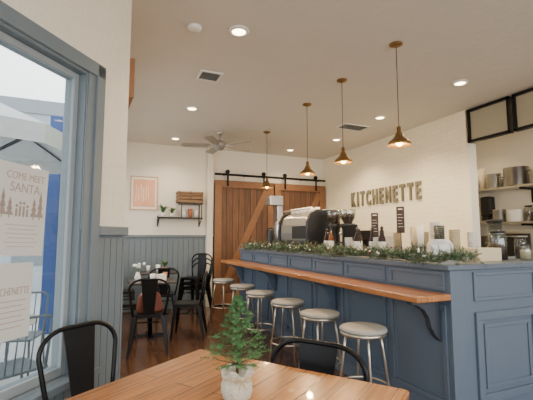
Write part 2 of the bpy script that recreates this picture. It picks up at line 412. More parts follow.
# main table
P0=Vector((.519,2.11,0)); u2=Vector((.579,-.815,0)); u1=Vector((-.815,-.579,0))
TL,TW=1.08,.86
ctr=P0+u2*TL/2+u1*TW/2; ra=math.atan2(u2.y,u2.x)
r=root('dining_table','varnished oak plank dining table on black pedestal','table',ctr,ra)
B().bb(-TL/2,TL/2,-TW/2,TW/2,.715,.753).obj('table_top',TABLE,r,bevel=.012)
B().cyl((0,0,.03),(0,0,.714),.035).obj('pedestal',BLACK,r)
b=B(); 
for a in (0,pi/2): b.box((0,0,.015),(.56,.06,.03),rz=a)
b.obj('base',BLACK,r,bevel=.006)
def stable(x,y,w,l):
    r=root('dining_table',l,'table',(x,y,0))
    B().bb(-w/2,w/2,-w/2,w/2,.725,.75).obj('table_top',DARKTOP,r,bevel=.006)
    B().cyl((0,0,.02),(0,0,.724),.03).obj('pedestal',BLACK,r)
    b=B(); b.box((0,0,.012),(.4,.06,.024)); b.box((0,0,.012),(.06,.4,.024)); b.obj('base',BLACK,r)
stable(.68,5.62,.6,'small square dark cafe table with chairs around it')
stable(.95,7.0,.6,'small square dark cafe table near the back wall')

# ---------------- evergreen helper ----------------
def sprig(b,p0,p1,n,ln,mi=0,bark=None,wd=.0022):
    p0=Vector(p0);p1=Vector(p1);d=(p1-p0)
    if bark is not None: b.tube([p0,p1],[.003,.0015],4,bark)
    dn=d.normalized()
    for i in range(n):
        t=(i+.5)/n; p=p0+d*t
        r=Vector((random.gauss(0,1),random.gauss(0,1),random.gauss(0,1))); r=(r-dn*r.dot(dn)).normalized()
        q=(r+dn*.7).normalized()*ln*(1-.35*t)
        s=dn.cross(r).normalized()*wd
        b.add([p-s,p+s,p+q+s*.3,p+q-s*.3],[(0,1,2,3)],mi)
TX,TY=.488,1.41
r=root('christmas_tree','small tabletop fir tree in a burlap wrapped pot','plant',(TX,TY,.753))
b=B(); 
prof=[(.001,0),(.040,0),(.050,.008),(.057,.035),(.056,.06),(.047,.08),(.052,.09),(.062,.106),(.056,.108),(.04,.095),(.001,.092)]
b.lathe(prof,n=48)
for i,v in enumerate(b.v):
    a=math.atan2(v[1],v[0]); k=1+(.05*math.sin(a*9+v[2]*30)+.03*math.sin(a*17-v[2]*60))*(.3+v[2]/.1); b.v[i]=(v[0]*k,v[1]*k,v[2]+(.011*math.sin(a*5) if v[2]>.088 and math.hypot(v[0],v[1])>.03 else 0))
b.obj('pot_wrap',BURLAP,r)
b=B(); b.tube([(.0515*math.cos(2*pi*i/24),.0515*math.sin(2*pi*i/24),.08) for i in range(24)],.0035,6,closed=True)
b.tube([(-.0,-.052,.082),(-.02,-.066,.095),(-.034,-.064,.085),(-.02,-.06,.076),(0,-.054,.082)],.0025,6)
b.tube([(-.0,-.052,.082),(.02,-.066,.095),(.034,-.064,.085),(.02,-.06,.076),(0,-.054,.082)],.0025,6)
b.tube([(0,-.054,.082),(-.014,-.064,.055)],.0022,6); b.tube([(0,-.054,.082),(.014,-.064,.052)],.0022,6)
b.obj('twine_bow',pm('jute',(190,168,130),.8),r)
B().tube([(0,0,.08),(.002,0,.2),(0,0,.39)],[.006,.005,.002],6).obj('trunk',BARK,r)
b=B(); nl=12
for i in range(nl):
    t=i/(nl-1); z=.125+.24*t; rad=.122*(1-t)**.85+.013; nb=int(7-3*t)
    for k in range(nb):
        a=2*pi*k/nb+i*1.1+random.uniform(-.25,.25); rr=rad*random.uniform(.7,1.15); up=random.uniform(.05,.35)
        p0=(0,0,z); pm_=Vector((rr*.55*math.cos(a),rr*.55*math.sin(a),z+rr*up*.7)); p1=Vector((rr*math.cos(a),rr*math.sin(a),z+rr*up))
        sprig(b,p0,pm_,14,.018,0,1,.0016); sprig(b,pm_,p1,16,.016,0,None,.0016)
        for sgn in (-1,1):
            q=Vector((math.cos(a+sgn*.75),math.sin(a+sgn*.75),.25))*rr*.42
            sprig(b,pm_,pm_+q,13,.013,0,None,.0016)
sprig(b,(0,0,.34),(0,0,.405),20,.014,0,None,.0016)
b.obj('foliage',[NEEDLE,BARK],r,fix=False)
# garland
r=root('garland','frosted evergreen garland draped along the counter edge','garland',(0,0,HC))
b=B()
N=1900
for i in range(N):
    if i<N*.94:
        t=i/(N*.94); y=2.12+4.3*t+random.uniform(-.05,.05); x=2.36+.04*math.sin(y*5)+random.uniform(-.06,.06)
    else:
        t=(i-N*.94)/(N*.06); x=2.36+.26*t+random.uniform(-.02,.02); y=2.13+random.uniform(-.05,.05)
    z=.025+.05*abs(math.sin(y*7))*random.random()
    d=Vector((random.uniform(-1.0,.8),random.uniform(-1.3,1.3),random.uniform(-.25,1.0))).normalized()*random.uniform(.045,.12)
    p=Vector((x,y,z)); e=p+d
    if e.x>XC-.03 and e.y>Y0-.03: e.z=max(e.z,.014)
    else: e.z=min(e.z,.04)-random.uniform(0,.05)
    sprig(b,p,e,12,.025,1 if random.random()<.25 else 0,None if random.random()<.6 else 2,.0032)
b.obj('foliage',[GREENG,NEEDLE2,BARK],r,fix=False)
B().tube([(2.36+.04*math.sin((2.15+4.2*i/60)*5),2.15+4.2*i/60,.02) for i in range(61)],.008,6).obj('vine',BARK,r)
b=B()
for i in range(90): b.sph((2.35+random.uniform(-.08,.08),2.2+4.1*random.random(),random.uniform(.05,.11)),.009,6,mi=random.choice((0,0,0,1)))
b.obj('berries',[PAPER,RED],r)['kind']='stuff'

# ---------------- pendants ----------------
def pendant(x,y):
    r=root('pendant_lamp','aged brass cone pendant lamp on a thin cord','lamp',(x,y,CH),group='pendant lamps over the counter')
    B().lathe([(.001,-.028),(.03,-.026),(.058,-.012),(.06,0),(.001,0)],n=24).obj('canopy',BRASS,r)
    B().cyl((0,0,-.02),(0,0,-.80),.0035,n=6).obj('cord',BLACKP,r)
    B().lathe([(.001,-.79),(.014,-.79),(.02,-.80),(.02,-.845),(.03,-.85),(.03,-.862),(.02,-.865),(.001,-.865)],n=20).obj('socket',BRASS,r)
    B().lathe([(.022,-.852),(.034,-.862),(.042,-.885),(.06,-.905),(.095,-.935),(.108,-.965),(.105,-.968),(.092,-.938),(.057,-.909),(.038,-.89),(.02,-.868)],n=32).obj('shade',BRASS,r)
    B().sph((0,0,-.94),.030,12,(1,1,1.2)).obj('bulb',BULB,r)
    ld=bpy.data.lights.new('pendant_light','POINT'); ld.energy=28; ld.color=(1,.70,.38); ld.shadow_soft_size=.04
    lo=bpy.data.objects.new('pendant_light',ld); COL.objects.link(lo); lo.parent=r; lo.location=(0,0,-1.0)
    return r
p0=pendant(2.48,2.69)
for x,y in ((2.49,3.59),(2.52,4.46),(2.57,5.95)): dup(p0,(x,y,CH))

def downlight(x,y,en=70):
    r=root('ceiling_light','round white recessed ceiling downlight, switched on','light',(x,y,CH),group='recessed ceiling lights')
    B().lathe([(.001,0),(.095,0),(.093,-.012),(.064,-.018),(.06,-.006),(.001,-.006)],n=28).obj('trim_ring',CERAM,r)
    B().lathe([(.001,-.014),(.058,-.012),(.060,-.007),(.001,-.0065)],n=28).obj('lens',LAMPW,r)
    ld=bpy.data.lights.new('downlight_spot','SPOT'); ld.energy=en; ld.color=(1,.79,.52); ld.spot_size=2.3; ld.spot_blend=.8; ld.shadow_soft_size=.06
    lo=bpy.data.objects.new('downlight_spot',ld); COL.objects.link(lo); lo.parent=r; lo.location=(0,0,-.03)
    return r
q=downlight(1.05,3.05)
for x,y in ((1.115,5.23),(1.2,7.0),(3.55,7.0),(1.1,.6),(3.4,.6)): dup(q,(x,y,CH))  # the last two are out of view, added to brighten the room
q=downlight(3.81,4.52,190)
for x,y in ((3.95,5.9),(3.8,3.1)): dup(q,(x,y,CH))
q=downlight(5.2,4.4,65); dup(q,(5.2,3.0,CH))  # unseen downlights added to brighten the kitchen
B().lathe([(.001,-.035),(.045,-.035),(.06,-.022),(.065,0),(.001,0)],n=28).obj('smoke_detector',CERAM,loc=(.68,3.14,CH),label='round white smoke detector on the ceiling',cat='smoke detector')
VG=pm('vent_grey',(150,150,148),.5); VD=pm('vent_dark',(90,90,90),.8)
def vent(x,y,w,l,n,label):
    r=root('ceiling_vent',label,'vent',(x,y,CH))
    b=B(); 
    for (a,c,d,e) in ((-w/2,w/2,-l/2,-l/2+.025),(-w/2,w/2,l/2-.025,l/2),(-w/2,-w/2+.025,-l/2+.025,l/2-.025),(w/2-.025,w/2,-l/2+.025,l/2-.025)): b.bb(a,c,d,e,-.012,0)
    b.obj('frame',CERAM,r)
    b=B()
    for i in range(n):
        yy=-l/2+.03+(l-.06)*(i+.5)/n; b.box((0,yy,-.007),(w-.05,.012,.003),rx=.6)
    b.obj('louvre',VG,r)
    B().bb(-w/2+.02,w/2-.02,-l/2+.02,l/2-.02,-.002,0).obj('shade_backing',VD,r)  # flat dark sheet stands in for the shade behind the louvres
vent(1.06,4.08,.26,.26,8,'square white ceiling air vent with louvres')
vent(3.75,5.12,.5,.3,6,'rectangular white ceiling air vent with louvres')
# fan
r=root('ceiling_fan','grey-white five blade ceiling fan','fan',(1.84,6.3,CH))
B().lathe([(.001,-.05),(.04,-.05),(.065,-.02),(.065,0),(.001,0)],n=24).obj('canopy',STEEL,r)
B().cyl((0,0,-.04),(0,0,-.16),.012).obj('down_rod',STEEL,r)
B().lathe([(.001,-.15),(.05,-.15),(.10,-.17),(.115,-.2),(.11,-.25),(.07,-.275),(.06,-.3),(.03,-.315),(.001,-.318)],n=28).obj('motor',pm('fan_nickel',(150,146,138),.35,metal=.4),r)
FB=pm('fan_blade_grey',(150,144,132),.5)
for k in range(5):
    a=2*pi*k/5+.35
    M=Matrix.Rotation(a,4,'Z')@Matrix.Translation((0,0,-.235))@Matrix.Rotation(.2,4,'X')
    pts=[(.16,-.05),(.22,-.062),(.6,-.072),(.64,-.055),(.655,0),(.64,.055),(.6,.072),(.22,.062),(.16,.05)]
    b=B(); n_=len(pts); b.add([(x,y,-.004) for x,y in pts]+[(x,y,.004) for x,y in pts],[list(range(n_))[::-1],list(range(n_,2*n_))]+[(i,(i+1)%n_,n_+(i+1)%n_,n_+i) for i in range(n_)],M=M)
    bb_=B(); bb_.add([M@Vector(p) for p in ((.09,-.02,-.01),(.2,-.03,-.01),(.2,.03,-.01),(.09,.02,-.01),(.09,-.02,-.004),(.2,-.03,-.004),(.2,.03,-.004),(.09,.02,-.004))],[(0,3,2,1),(4,5,6,7),(0,1,5,4),(1,2,6,5),(2,3,7,6),(3,0,4,7)])
    bl=b.obj('blade',FB,r); bb_.obj('blade_arm',STEEL,bl)

# ---------------- barn doors ----------------
def barn(i,x0,x1,flip):
    b=B(); y=YB-.1
    b.bb(x0,x1,y-.02,y+.02,.03,2.5,mi=0)
    w=.14; f=y-.021
    for (a,c,d,e) in ((x0,x0+w,.03,2.5),(x1-w,x1,.03,2.5),(x0+w,x1-w,.03,.03+w+.06),(x0+w,x1-w,2.5-w,2.5)): b.bb(a,c,f-.022,f,d,e,mi=1)
    zl,zh=.23,2.36
    dx=(x1-x0)-2*w; dz=zh-zl; L=math.hypot(dx,dz)-.08; an=math.atan2(dz,dx)*(-1 if not flip else 1)
    b.box(((x0+x1)/2,f-.010,(zl+zh)/2),(L,.020,.14),ry=an,mi=1)
    o=struct(b.obj('door_%d'%i,[BARN,BARNF],bevel=.003)); return o
d1=barn(1,2.09,3.38,False); barn(2,3.41,4.66,False)
r=root('barn_door_track','black steel sliding barn door rail with rollers','door rail',(0,0,0))
B().bb(2.08,4.68,YB-.135,YB-.125,2.60,2.645).obj('rail',BLACK,r)
for x in (2.3,2.75,3.2,3.65,4.1,4.55): B().cyl((x,YB-.125,2.62),(x,YB-.0,2.62),.012,n=10).obj('standoff',BLACK,r)
for x in (2.35,3.15,3.65,4.42):
    b=B(); b.cyl((x,YB-.15,2.68),(x,YB-.12,2.68),.045,n=20); b.bb(x-.02,x+.02,YB-.158,YB-.15,2.38,2.70); b.obj('roller_hanger',BLACK,r)
B().bb(3.28,3.31,YB-.19,YB-.144,1.0,1.25).obj('door_handle',BLACK,d1)

# sign letters
r=root('wall_sign','metal capital letters spelling KITCHENETTE on brick wall','sign',(XW-.018,5.56,2.10),-pi/2)
W={'K':.138,'I':.046,'T':.126,'C':.132,'H':.13,'E':.11,'N':.136}; txt='KITCHENETTE'
tot=sum(W[c] for c in txt); gap=(1.86-tot)/10; x=-.93
for c in txt:
    w=W[c]; textmesh('letter',c,.4,SIGN,r,(x+w/2,0,0),ext=.016,w=w,h=.29,off=.013); x+=w+gap

# ---------------- wall art, shelves ----------------
r=root('framed_print','framed peach and cream abstract print','picture',(.74,YB-.002,2.18))
b=B(); w,h=.25,.32
for (a,c,d,e) in ((-w,w,-h,-h+.015),(-w,w,h-.015,h),(-w,-w+.015,-h+.015,h-.015),(w-.015,w,-h+.015,h-.015)): b.bb(a,c,-.025,0,d,e)
b.obj('frame',WOODFR,r)
b=B(); b.bb(-w+.015,w-.015,-.012,-.002,-h+.015,h-.015)
b.bb(-w+.05,w-.05,-.015,-.012,-h+.06,h-.06,mi=1)
for k in range(6): b.bb(-w+.1+.045*k,-w+.110+.045*k,-.018,-.015,-.16+.03*(k%3),.16-.04*(k%2),mi=0)
b.obj('print',[CREAMART,PINK],r)
r=root('wall_shelf','black metal two tier wall shelf','shelf',(1.4,YB,1.7))
B().bb(-.42,.42,-.25,-.015,0,.025).obj('shelf_board',BLACK,r)
B().bb(-.02,.42,-.25,-.015,.28,.305).obj('shelf_board',BLACK,r)
for x in (-.40,.40):
    b=B(); b.bb(x-.01,x+.01,-.03,-.01,-.15,.3 if x>0 else .06); b.tube([(x,-.02,-.14),(x,-.23,-.0)],.008,6); b.obj('bracket',BLACK,r)
for x in (.0075,.3975): B().bb(x-.0075,x+.0075,-.245,-.23,.025,.28).obj('upright',BLACK,r)
r=root('wooden_crate','weathered brown slatted wooden crate on the shelf','crate',(1.58,YB-.14,2.007))
b=B(); w=.25
for z in (.0,.075,.15): b.bb(-w,w,-.1,-.088,z+.005,z+.065); b.bb(-w,w,.088,.1,z+.005,z+.065); b.bb(-w,-w+.012,-.087,.087,z+.005,z+.065); b.bb(w-.012,w,-.087,.087,z+.005,z+.065)
b.bb(-w,w,-.088,.088,0,.012); 
for x in (-w+.02,0,w-.02): b.bb(x-.015,x+.015,-.108,-.1,0,.22)
b.obj('slats',CRATE,r)
def plant(x,y,z,h,pr,label,potm):
    r=root('potted_plant',label,'plant',(x,y,z))
    B().lathe([(.001,0),(pr*.75,0),(pr,pr*1.6),(pr*.88,pr*1.6),(pr*.8,pr*1.3),(.001,pr*1.3)],n=20).obj('pot',potm,r)
    b=B()
    for i in range(26):
        a=random.uniform(0,2*pi); l=h*random.uniform(.5,1); t=random.uniform(.1,.7)
        d=Vector((math.cos(a)*t,math.sin(a)*t,1)).normalized(); p=Vector((0,0,pr*1.3)); s=Vector((-math.sin(a),math.cos(a),0))*.014
        m=p+d*l*.6; e=p+d*l+Vector((math.cos(a),math.sin(a),-.4))*l*.25
        b.add([p,m-s,m+s,e],[(0,1,2),(1,3,2)])
    b.obj('leaves',GREEN,r,fix=False)
plant(1.08,YB-.13,1.726,.24,.05,'leafy green plant in a white pot on wall shelf',CERAM)
plant(1.25,YB-.13,1.726,.19,.045,'small green plant in a white pot on wall shelf',CERAM)
def cup(x,y,z,r_,h,mat,name,label,cat,group=None):
    return B().lathe([(.001,0),(r_*.72,0),(r_,h),(r_*.93,h),(r_*.66,.006),(.001,.006)],n=18).obj(name,mat,loc=(x,y,z),label=label,cat=cat,group=group)
for k,x in enumerate((1.48,1.6,1.72)): cup(x,YB-.13,1.726,.045,.15+.02*(k%2),[CERAM,TERRA,CERAM][k],'canister',['white ceramic canister on wall shelf','terracotta canister on wall shelf','white ceramic canister on wall shelf'][k],'canister')
r=root('framed_print','small brown framed picture hanging on white wall','picture',(.146,3.32,2.62),a2)
b=B(); b.bb(-.17,.17,-.05,-.002,-.16,.16); b.obj('frame',BROWNFR,r)
r=root('flower_vase','white vase with small white flowers on cafe table','vase',(.50,5.66,.75))
B().lathe([(.001,0),(.035,0),(.045,.04),(.03,.09),(.02,.11),(.024,.12),(.015,.118),(.001,.02)],n=18).obj('vase',CERAM,r)
b=B()
for k in range(9):
    a=k*2.4; e=(.06*math.cos(a)*(k%3+.5)*.6,.06*math.sin(a)*(k%3+.5)*.6,.19+.02*(k%3)); b.tube([(0,0,.1),e],.0015,4,0); b.sph(e,.02,8,mi=1)
b.obj('flowers',[GREEN,PAPER],r)
cup(.68,5.50,.75,.04,.1,CERAM,'cup','white ceramic cup on dark cafe table','cup')
cup(.88,5.72,.75,.033,.1,TERRA,'cup','orange ceramic cup on dark cafe table','cup')
cup(.95,7.0,.75,.04,.12,CERAM,'cup','white ceramic cup on back cafe table','cup')
cup(.8,7.1,.75,.035,.1,CERAM,'cup','white ceramic cup on back cafe table','cup')
b=B(); b.bb(-.06,.06,-.04,.04,0,.09); b.obj('napkin_block',PAPER,loc=(.80,5.54,.75),rz=.3,bevel=.004,label='white paper napkins in a block on cafe table',cat='napkins')
plant(1.08,7.12,.75,.2,.04,'small green plant on the back cafe table',TERRA)

# ---------------- counter-top items ----------------
r=root('espresso_machine','large chrome espresso machine with black panels','coffee machine',(2.82,4.98,HC),-pi/2); r.scale=(1.15,1,1.18)
b=B(); prof=[(-.24,.09),(-.265,.13),(-.27,.22),(-.26,.32),(-.22,.41),(-.12,.46),(.18,.46),(.22,.42),(.22,.09)]
b.prism(prof,'x',-.36,.36); b.obj('body',STEEL,r,bevel=.02)
for sx in (-1,1):
    b=B(); b.prism([(-.25,.06),(-.285,.12),(-.295,.24),(-.28,.36),(-.22,.45),(-.12,.49),(.2,.49),(.25,.44),(.25,.06)],'x',sx*.361,sx*.395); b.obj('side_panel',BLACKP,r,bevel=.01)
for x in (-.3,.3):
    for y in (-.18,.16): B().cyl((x,y,0),(x,y,.095),.022,n=12).obj('foot',BLACKP,r)
b=B(); b.bb(-.355,.355,.14,.28,.05,.085); b.obj('drip_tray',STEEL,r)
for x in (-.18,.18):
    b=B(); b.cyl((x,.24,.36),(x,.24,.27),.035,n=16); b.tube([(x,.24,.27),(x,.36,.26)],.014,8); b.obj('group_head',STEEL,r)
for y in (-.2,.16): B().tube([(-.36,y,.5),(.36,y,.5)],.008,6).obj('cup_rail',STEEL,r)
B().bb(-.0,.34,-.276,-.271,.15,.30).obj('back_panel',BLACKP,r)
g='white cups stacked on the espresso machine'
for k in range(10):
    x=(k%5-2)*.13; y=-.12+.12*(k//5)
    cup(2.82+y,4.98-x,HC+.461*1.18+.002,.039,.075,CERAM,'cup','white coffee cup upside on the espresso machine','cup',g)
def grinder(x,y,k=1.0):
    r=root('coffee_grinder','black coffee grinder with clear bean hopper','grinder',(x,y,HC))
    B().lathe([(.001,0),(.1,0),(.1,.04),(.075,.06),(.075,.3),(.09,.33),(.09,.37),(.001,.37)],n=24).obj('body',BLACKP,r,bevel=.003)
    B().lathe([(.05,.37),(.095,.45),(.105,.54),(.1,.55),(.001,.555)],n=24).obj('hopper',JAR,r)
    B().lathe([(.045,.372),(.08,.44),(.088,.50),(.001,.51)],n=20).obj('beans',BEAN,r)
    B().tube([(-.07,0,.25),(-.13,0,.24)],.016,8).obj('spout',STEEL,r)
grinder(2.84,4.33); grinder(2.88,4.08)
r=root('coffee_urn','round polished steel coffee urn','urn',(2.78,5.72,HC))
B().lathe([(.001,0),(.13,0),(.135,.03),(.165,.06),(.17,.38),(.155,.44),(.11,.48),(.03,.50),(.02,.53),(.001,.535)],n=32).obj('body',STEEL,r)
B().tube([(-.165,0,.1),(-.21,0,.1),(-.21,0,.06)],.012,8).obj('tap',BLACKP,r)
for s in (-1,1): B().tube([(0,s*.165,.25),(0,s*.205,.25),(0,s*.205,.32),(0,s*.165,.32)],.01,8).obj('handle',BLACKP,r)
r=root('batch_brewer','tall slim stainless steel batch coffee brewer','coffee machine',(2.82,6.2,HC))
B().bb(-.12,.12,-.12,.12,.0,.05).obj('base',STEEL,r,bevel=.006)
B().bb(.02,.12,-.1,.1,.051,.75).obj('column',STEEL,r,bevel=.008)
B().bb(-.13,.12,-.12,.12,.751,.92).obj('brew_head',STEEL,r,bevel=.012)
B().lathe([(.001,.051),(.075,.051),(.08,.08),(.08,.3),(.05,.36),(.001,.365)],c=(-.06,0,0),n=20).obj('server',BLACKP,r)
r=root('point_of_sale_screen','black tablet register on a tilted stand','screen',(2.74,3.82,HC),-pi/2)
B().bb(-.1,.1,-.08,.08,0,.015).obj('base',BLACKP,r)
B().tube([(0,0,.01),(0,.03,.2)],.02,8).obj('stand',STEEL,r)
B().box((0,-.0,.24),(.30,.018,.22),rx=.25).obj('screen',BLACKP,r,bevel=.004)
def mstand(x,y,h,label,rz=-pi/2):
    r=root('menu_stand',label,'menu holder',(x,y,HC),rz)
    B().lathe([(.001,0),(.05,0),(.05,.012),(.001,.014)],n=20).obj('base',BLACK,r)
    B().cyl((0,0,.01),(0,0,h-.2),.005,n=8).obj('rod',BLACK,r)
    b=B(); b.box((0,0,h-.1),(.075,.006,.26),rx=0); 
    for k in range(5): b.bb(-.026,.026-.008*(k%3),-.0045,-.0032,h-.17+.03*k,h-.167+.03*k,mi=1)
    b.bb(-.02,.02,-.0045,-.0032,h-.0,h+.010,mi=1)
    b.obj('card',[DARKCARD,PAPER],r)
mstand(2.72,2.97,.47,'dark brown menu card on a black rod stand',-.9)
mstand(2.72,3.36,.43,'dark brown menu card on a short rod stand',-.7)
def straws(x,y,label,cm):
    r=root('straw_holder',label,'straw holder',(x,y,HC))
    B().lathe([(.001,0),(.035,0),(.042,.12),(.038,.12),(.032,.005),(.001,.005)],n=20).obj('glass',JAR,r)
    b=B()
    for k in range(14):
        a=k*2.4; q=.02*math.sqrt(k/14); b.cyl((q*math.cos(a),q*math.sin(a),.008),(q*1.8*math.cos(a),q*1.8*math.sin(a),.29+.012*(k%3)),.0038,n=6)
    b.obj('straws',cm,r)
straws(2.62,2.62,'clear glass holding white paper straws',PAPER)
straws(2.72,2.78,'clear glass holding tan paper straws',CARD)
def cupstack(x,y,z,n,label,mat,k_=1.0):
    b=B()
    for k in range(n):
        zz=k*.018; b.lathe([(.03*k_,zz),(.041*k_,zz+.1),(.043*k_,zz+.1),(.043*k_,zz+.105),(.038*k_,zz+.105),(.028*k_,zz+.005),(.001,zz+.005)],n=20)
    b.obj('paper_cup_stack',mat,loc=(x,y,z),label=label,cat='cups')
CLEAR=glassmat('clear_plastic',(222,228,228),.35)
cupstack(2.56,3.62,HC,6,'short stack of white paper cups',PAPER)
cupstack(2.86,3.52,HC,12,'tall stack of white paper cups',PAPER)
cupstack(2.88,3.20,HC,9,'stack of tan paper cups',CARD)
cupstack(2.90,2.98,HC,12,'tall stack of white paper cups beside the menu card',PAPER)
cupstack(2.60,3.18,HC,6,'small stack of white paper cups',PAPER)
cupstack(2.86,2.68,HC,14,'tall stack of white paper cups near straws',PAPER,1.1)
cupstack(2.76,2.54,HC,12,'stack of clear plastic cups by the napkin box',CLEAR,1.1)
cupstack(2.90,2.50,HC,10,'stack of tan paper cups behind napkin box',CARD,1.1)
cupstack(2.92,3.36,HC,7,'stack of white paper cups behind menu card',PAPER)
cupstack(2.88,2.83,HC,9,'stack of tan paper cups beside the straws',CARD)
r=root('napkin_holder','white napkin box with paper napkins on top','napkin holder',(2.63,2.42,HC),-.5)
b=B(); b.bb(-.09,.09,-.065,.065,0,.14); b.obj('box',CERAM,r,bevel=.006)
b=B(); 
for k in range(6): b.box((0,0,.144+.007*k),(.17-.01*k,.12-.006*k,.005),rz=.05*k)
b.obj('napkins',PAPER,r)
B().bb(-.14,.14,-.07,.07,0,.11).obj('pastry_box',CARD,loc=(2.93,2.26,HC),rz=.0,bevel=.004,label='plain beige card box on the counter end',cat='box')
def jar(x,y,z,rad,h,fill,label):
    r=root('jar',label,'jar',(x,y,z))
    B().lathe([(.001,0),(rad,0),(rad,h*.8),(rad*.8,h*.88),(rad*.8,h*.9)],n=20).obj('glass',JAR,r)
    B().lathe([(.001,.004),(rad*.9,.004),(rad*.9,h*.62),(.001,h*.66)],n=20).obj('contents',fill,r)
    B().lathe([(.001,h*.9),(rad*.88,h*.9),(rad*.88,h*.99),(.001,h)],n=20).obj('lid',BLACKP,r)
jar(3.3,2.38,HC,.07,.26,BEAN,'large glass jar of coffee beans with black lid')
jar(3.42,2.22,HC,.045,.14,CARD,'glass jar of sugar with black lid')
jar(3.60,2.38,HC,.05,.2,BEAN,'tall glass jar of coffee beans, black lid')
cupstack(3.12,2.50,HC,9,'stack of white paper cups beside the beige box',PAPER)
r=root('blender','black blender base with clear pitcher','blender',(3.46,2.52,HC))
B().lathe([(.001,0),(.09,0),(.085,.08),(.06,.14),(.001,.14)],n=20).obj('motor_base',BLACKP,r)
B().lathe([(.05,.14),(.07,.34),(.066,.34),(.046,.145)],n=20).obj('pitcher',JAR,r)
B().lathe([(.001,.34),(.072,.34),(.07,.365),(.001,.37)],n=20).obj('lid',BLACKP,r)
def bottle(x,y,z,h,mat,cap,label):
    r=root('syrup_bottle',label,'bottle',(x,y,z),group='syrup bottles')
    B().lathe([(.001,0),(.034,0),(.036,.01),(.036,h*.6),(.014,h*.78),(.013,h*.92),(.001,h*.92)],n=18).obj('bottle',mat,r)
    B().lathe([(.017,h*.9),(.017,h*.96),(.006,h*.97),(.006,h),(.001,h)],n=14).obj('pump_cap',cap,r)
    B().lathe([(.0365,h*.15),(.0368,h*.5)],n=18).obj('label_band',PAPER,r)
for k,(x,y,m) in enumerate(((2.6,4.04,AMB),(2.6,4.14,DKB),(2.95,3.66,DKB),(2.96,3.96,DKB),(2.56,3.06,DKB),(2.56,3.47,DKB),(2.62,3.28,DKB))): bottle(x,y,HC,.31,m,BLACKP,'amber syrup bottle with pump cap' if m is AMB else 'dark syrup bottle with pump cap')

# back bar
r=root('back_counter','low blue back counter under the brick wall','counter',(0,0,0))
B().bb(4.15,4.68,3.95,7.2,0,.88).obj('body',BLUE,r)
B().bb(4.12,4.69,3.92,7.23,.881,.92).obj('top',pm('pale_stone',(200,196,188),.3),r,bevel=.005)
for k in range(7): cupstack(4.45,4.15+.16*k,.92,9+3*(k%3),'tall stack of white takeaway cups on back counter',PAPER)
def brewer(x,y):
    r=root('coffee_brewer','black and steel drip coffee brewer','coffee machine',(x,y,.92),-pi/2)
    b=B(); b.bb(-.13,.13,-.15,.15,0,.05); b.bb(-.13,.13,.05,.15,.05,.5); b.bb(-.13,.13,-.15,.15,.38,.55); b.obj('body',BLACKP,r,bevel=.01)
    B().lathe([(.001,.052),(.09,.052),(.095,.1),(.07,.22),(.06,.26),(.001,.26)],c=(0,-.055,0),n=20).obj('carafe',STEEL,r)
brewer(4.4,5.5); brewer(4.4,5.85)
jar(4.4,6.25,.92,.07,.3,CARD,'large glass canister with black lid')
jar(4.4,6.5,.92,.07,.34,BEAN,'large glass canister of coffee beans')

# ---------------- kitchen ----------------
def kshelf(z,y0,y1):
    r=root('kitchen_shelf','steel wall shelf with black brackets','shelf',(XE,0,z))
    B().bb(-.34,-.002,y0,y1,-.03,0).obj('shelf_board',STEEL,r)
    for y in (y0+.2,(y0+y1)/2,y1-.2):
        b=B(); b.bb(-.3,-.002,y-.01,y+.01,-.06,-.031); b.bb(-.03,-.002,y-.01,y+.01,-.25,-.055); b.obj('bracket',BLACK,r)
kshelf(2.12,2.6,4.85); kshelf(1.58,2.6,4.85)
def pot(x,y,z,rad,h,label,hd=True):
    r=root('cooking_pot',label,'pot',(x,y,z))
    B().lathe([(.001,0),(rad*.95,0),(rad,.01),(rad,h),(rad*1.03,h+.004),(rad*.97,h),(rad*.95,.008),(.001,.006)],n=28).obj('body',STEEL,r)
    for s in (-1,1): B().tube([(-.03,s*rad,h*.75),(-.03,s*(rad+.035),h*.78),(.03,s*(rad+.035),h*.78),(.03,s*rad,h*.75)],.006,6).obj('handle',STEEL,r)
for k,(y,h) in enumerate(((4.77,.34),(4.65,.40),(4.53,.34),(4.42,.36))): cup(XE-.17,y,2.12,.056,h,[CERAM,BEAN,CERAM,CARD][k],'container',['white lidded food container on kitchen shelf','brown lidded food container on kitchen shelf','white lidded food container on kitchen shelf','tan food container on kitchen shelf'][k],'container')
pot(XE-.17,4.22,2.12,.10,.24,'small stainless cooking pot on kitchen shelf')
pot(XE-.19,3.84,2.12,.17,.28,'large stainless cooking pot on kitchen shelf')
pot(XE-.19,3.36,2.12,.17,.3,'tall stainless stock pot on kitchen shelf')
for k,y in enumerate((3.70,3.58,3.46,3.34)): jar(XE-.17,y,1.58,.055,.24,[BEAN,CARD][k%2],'glass storage jar on the lower kitchen shelf')
for k,y in enumerate((4.77,4.66)): jar(XE-.2,y,1.58,.05,.22,[CARD,BEAN][k],'glass storage jar near the wall dispenser')
pot(XE-.19,4.15,1.58,.09,.2,'small stainless pot on the lower shelf')
def plates(y,n,rad):
    for k in range(n):
        z=1.5805+.014*k
        B().lathe([(.001,0),(rad*.6,0),(rad,.012),(rad,.016),(rad*.6,.005),(.001,.005)],c=(0,0,0),n=28).obj('plate',CERAM,loc=(XE-.17,y,z),label='white ceramic plate in a stack on kitchen shelf',cat='plate',group='stacked plates on the kitchen shelf')
plates(3.90,13,.12); plates(3.1,6,.12)
r=root('wall_dispenser','black wall mounted dispenser on white kitchen wall','dispenser',(XE-.002,4.42,1.66))
B().bb(-.15,0,-.09,.09,0.02,.36).obj('body',BLACKP,r,bevel=.03)
B().bb(-.17,-.02,-.06,.06,-.04,.019).obj('nozzle',BLACKP,r,bevel=.008)
r=root('kitchen_counter','stainless steel kitchen prep counter','counter',(0,0,0))
B().bb(5.35,5.98,2.4,5.4,.86,.92).obj('top',STEEL,r,bevel=.004)
